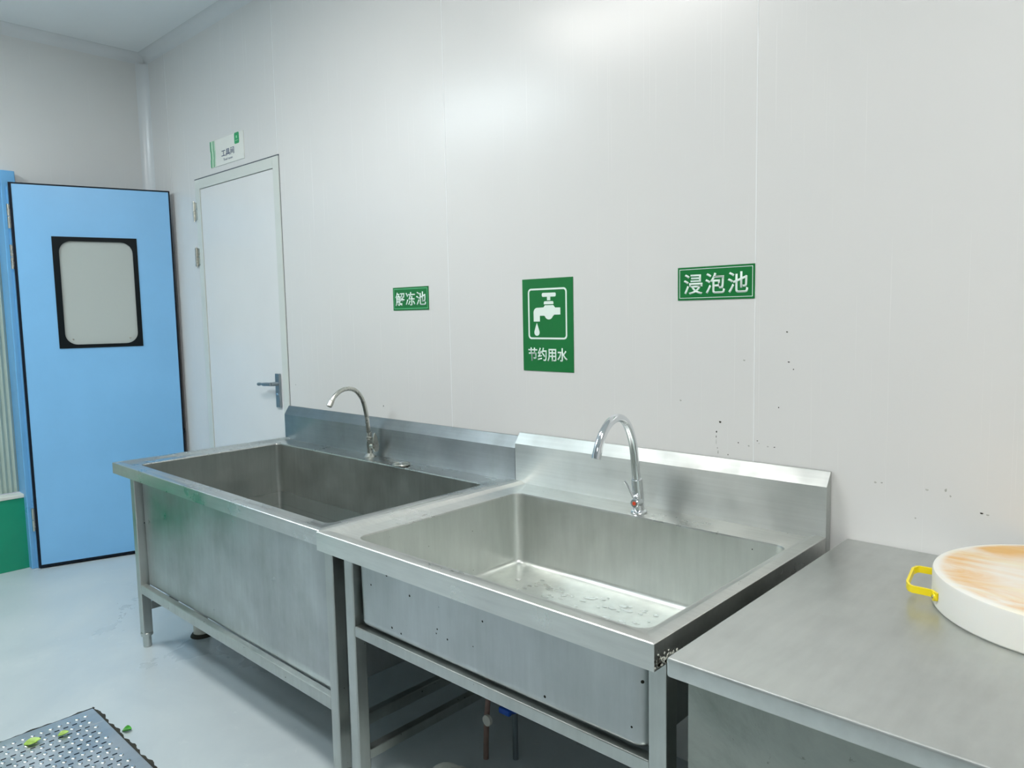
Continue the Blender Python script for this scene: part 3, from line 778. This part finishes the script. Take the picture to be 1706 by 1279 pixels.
# ------------------------------------------------------------ drain cover in the floor
dc = empty('drain_cover', (-0.55, -1.60, 0), 'grey metal drain cover of studded plates set in the floor at bottom left', 'drain cover')
GX0, GX1, GY0, GY1 = -1.090, 0.15, -1.90, -1.122
TZg = 0.0035
plates = [(GX0, -0.9705), (-0.9695, GX1)]
stud_me = None
bm = bmesh.new(); lathe(bm, (0, 0, 0), [(0.0085, -0.0002), (0.0074, 0.0018), (0.0050, 0.0034), (0.0022, 0.004)], 10)
me = bpy.data.meshes.new('stud'); bmesh.ops.recalc_face_normals(bm, faces=bm.faces)
for f in bm.faces: f.smooth = True
bm.to_mesh(me); bm.free()
M['stud'] = steel('stud_steel', (0.85, 0.88, 0.90), 0.18, (1, 1, 1), 0.1, 0.0); me.materials.append(M['stud'])
bm = newbox(-0.0030, 0.0030, -0.0075, 0.0075, 0, 0.0006); ms = bpy.data.meshes.new('slot'); bm.to_mesh(ms); bm.free(); ms.materials.append(M['rubber'])
cols = [-1.048, -0.994] + [-0.945+0.0485*k for k in range(22)]
for pi_, (a, b) in enumerate(plates):
    pl = obj('plate', newbox(a, b, GY0, GY1, 0.0005, TZg, bev=0.0012), M['checker'], dc)
    off = OFF[pl.name]
    for ci, cx in enumerate(cols):
        if not (a < cx < b): continue
        for k in range(16 if cx < -0.6 else 8):
            y = -1.1585 - 0.0272*k - (0.004*(ci % 2))
            if not (GY0+0.02 < y): continue
            s = bpy.data.objects.new('stud', me); COL.objects.link(s); s.parent = pl; s.location = Vector((cx, y, TZg)) - off
            q = bpy.data.objects.new('slot', ms); COL.objects.link(q); q.parent = pl
            q.location = Vector((cx+0.028, y-0.016, TZg)) - off
# dirt groove round the cover
bm = bmesh.new()
def ragged(x0, y0, x1, y1, w, n=60):
    A = []; B = []
    d = Vector((x1-x0, y1-y0)).normalized(); nn = Vector((-d.y, d.x))
    for k in range(n+1):
        t = k/n; p = Vector((x0+(x1-x0)*t, y0+(y1-y0)*t)); a = p - nn*0.002; b = p + nn*(w*(0.85+0.3*math.sin(k*.37)+0.2*math.sin(k*1.13+1)+random.uniform(-.12, .12)))
        A.append((a.x, a.y, 0.0008)); B.append((b.x, b.y, 0.0008))
    A2 = [(x, y, 0.003) for x, y, z in A]
    loft(bm, [B, A2], close=False); loft(bm, [B, A], close=False)
ragged(GX1, GY1, GX0-0.012, GY1, -0.013, 150)
ragged(GX0, GY1+0.008, GX0, GY0, -0.012, 90)
gd = obj('dirt_line', bm, M['dirt'], dc, kind='stuff')

# vegetable scraps
def leafbit(label, x, y, z, s, rot, mat, curl=0.3):
    bm = bmesh.new(); n = 7; rows = []
    for i in range(n+1):
        t = i/n; w = math.sin(PI*min(1, t*0.92+0.04))**0.8*0.45; row = []
        for j in range(5):
            u = (j-2)/2; px = (t-0.5)*s; py = u*w*s*(1+0.15*math.sin(5*t+u)); pz = 0.001 + abs(u)**2*w*s*curl + 0.12*s*t*t
            row.append(Vector((px, py, pz)))
        rows.append(row)
    R = Matrix.Rotation(rot, 3, 'Z')
    up = [[R @ v + Vector((x, y, z)) for v in r] for r in rows]
    dn = [[v - Vector((0, 0, 0.0008)) for v in r] for r in up]
    loft(bm, up, close=False); loft(bm, dn, close=False)
    tag(obj('leaf_scrap', bm, mat, smooth=60), label, 'leaf')
leafbit('bright green curled leaf scrap on the floor beside the drain cover', -0.842, -1.095, 0.001, 0.030, 0.9, M['leaf'], 0.9)
leafbit('pale leaf scrap on the drain cover, the one nearer its corner', -0.972, -1.250, TZg+0.003, 0.032, 1.4, M['leaf_pale'], 0.5)
leafbit('pale leaf scrap on the drain cover, the one nearer the left edge of the picture', -0.996, -1.335, TZg+0.003, 0.048, 1.3, M['leaf_pale'], 0.3)

# ------------------------------------------------------------ ceiling lamps and added fill lamps
for i, (lx, ly, ll, lw, st) in enumerate(LAMPS):
    r = empty('ceiling_lamp', (lx, ly, ZC), ('long ceiling lamp nearest the longer sink', 'long ceiling lamp over the work table end', 'long ceiling lamp far behind at the left', 'long ceiling lamp far behind at the right')[i], 'lamp')
    bm = bmesh.new()
    box(bm, lx-ll/2-.02, lx+ll/2+.02, ly-lw/2-.02, ly+lw/2+.02, ZC-.035, ZC)
    obj('housing', bm, M['cove'], r)
    obj('diffuser', newbox(lx-ll/2, lx+ll/2, ly-lw/2, ly+lw/2, ZC-.042, ZC-.0352), lamp_mat(st, LAMP_COLORS[i]), r)
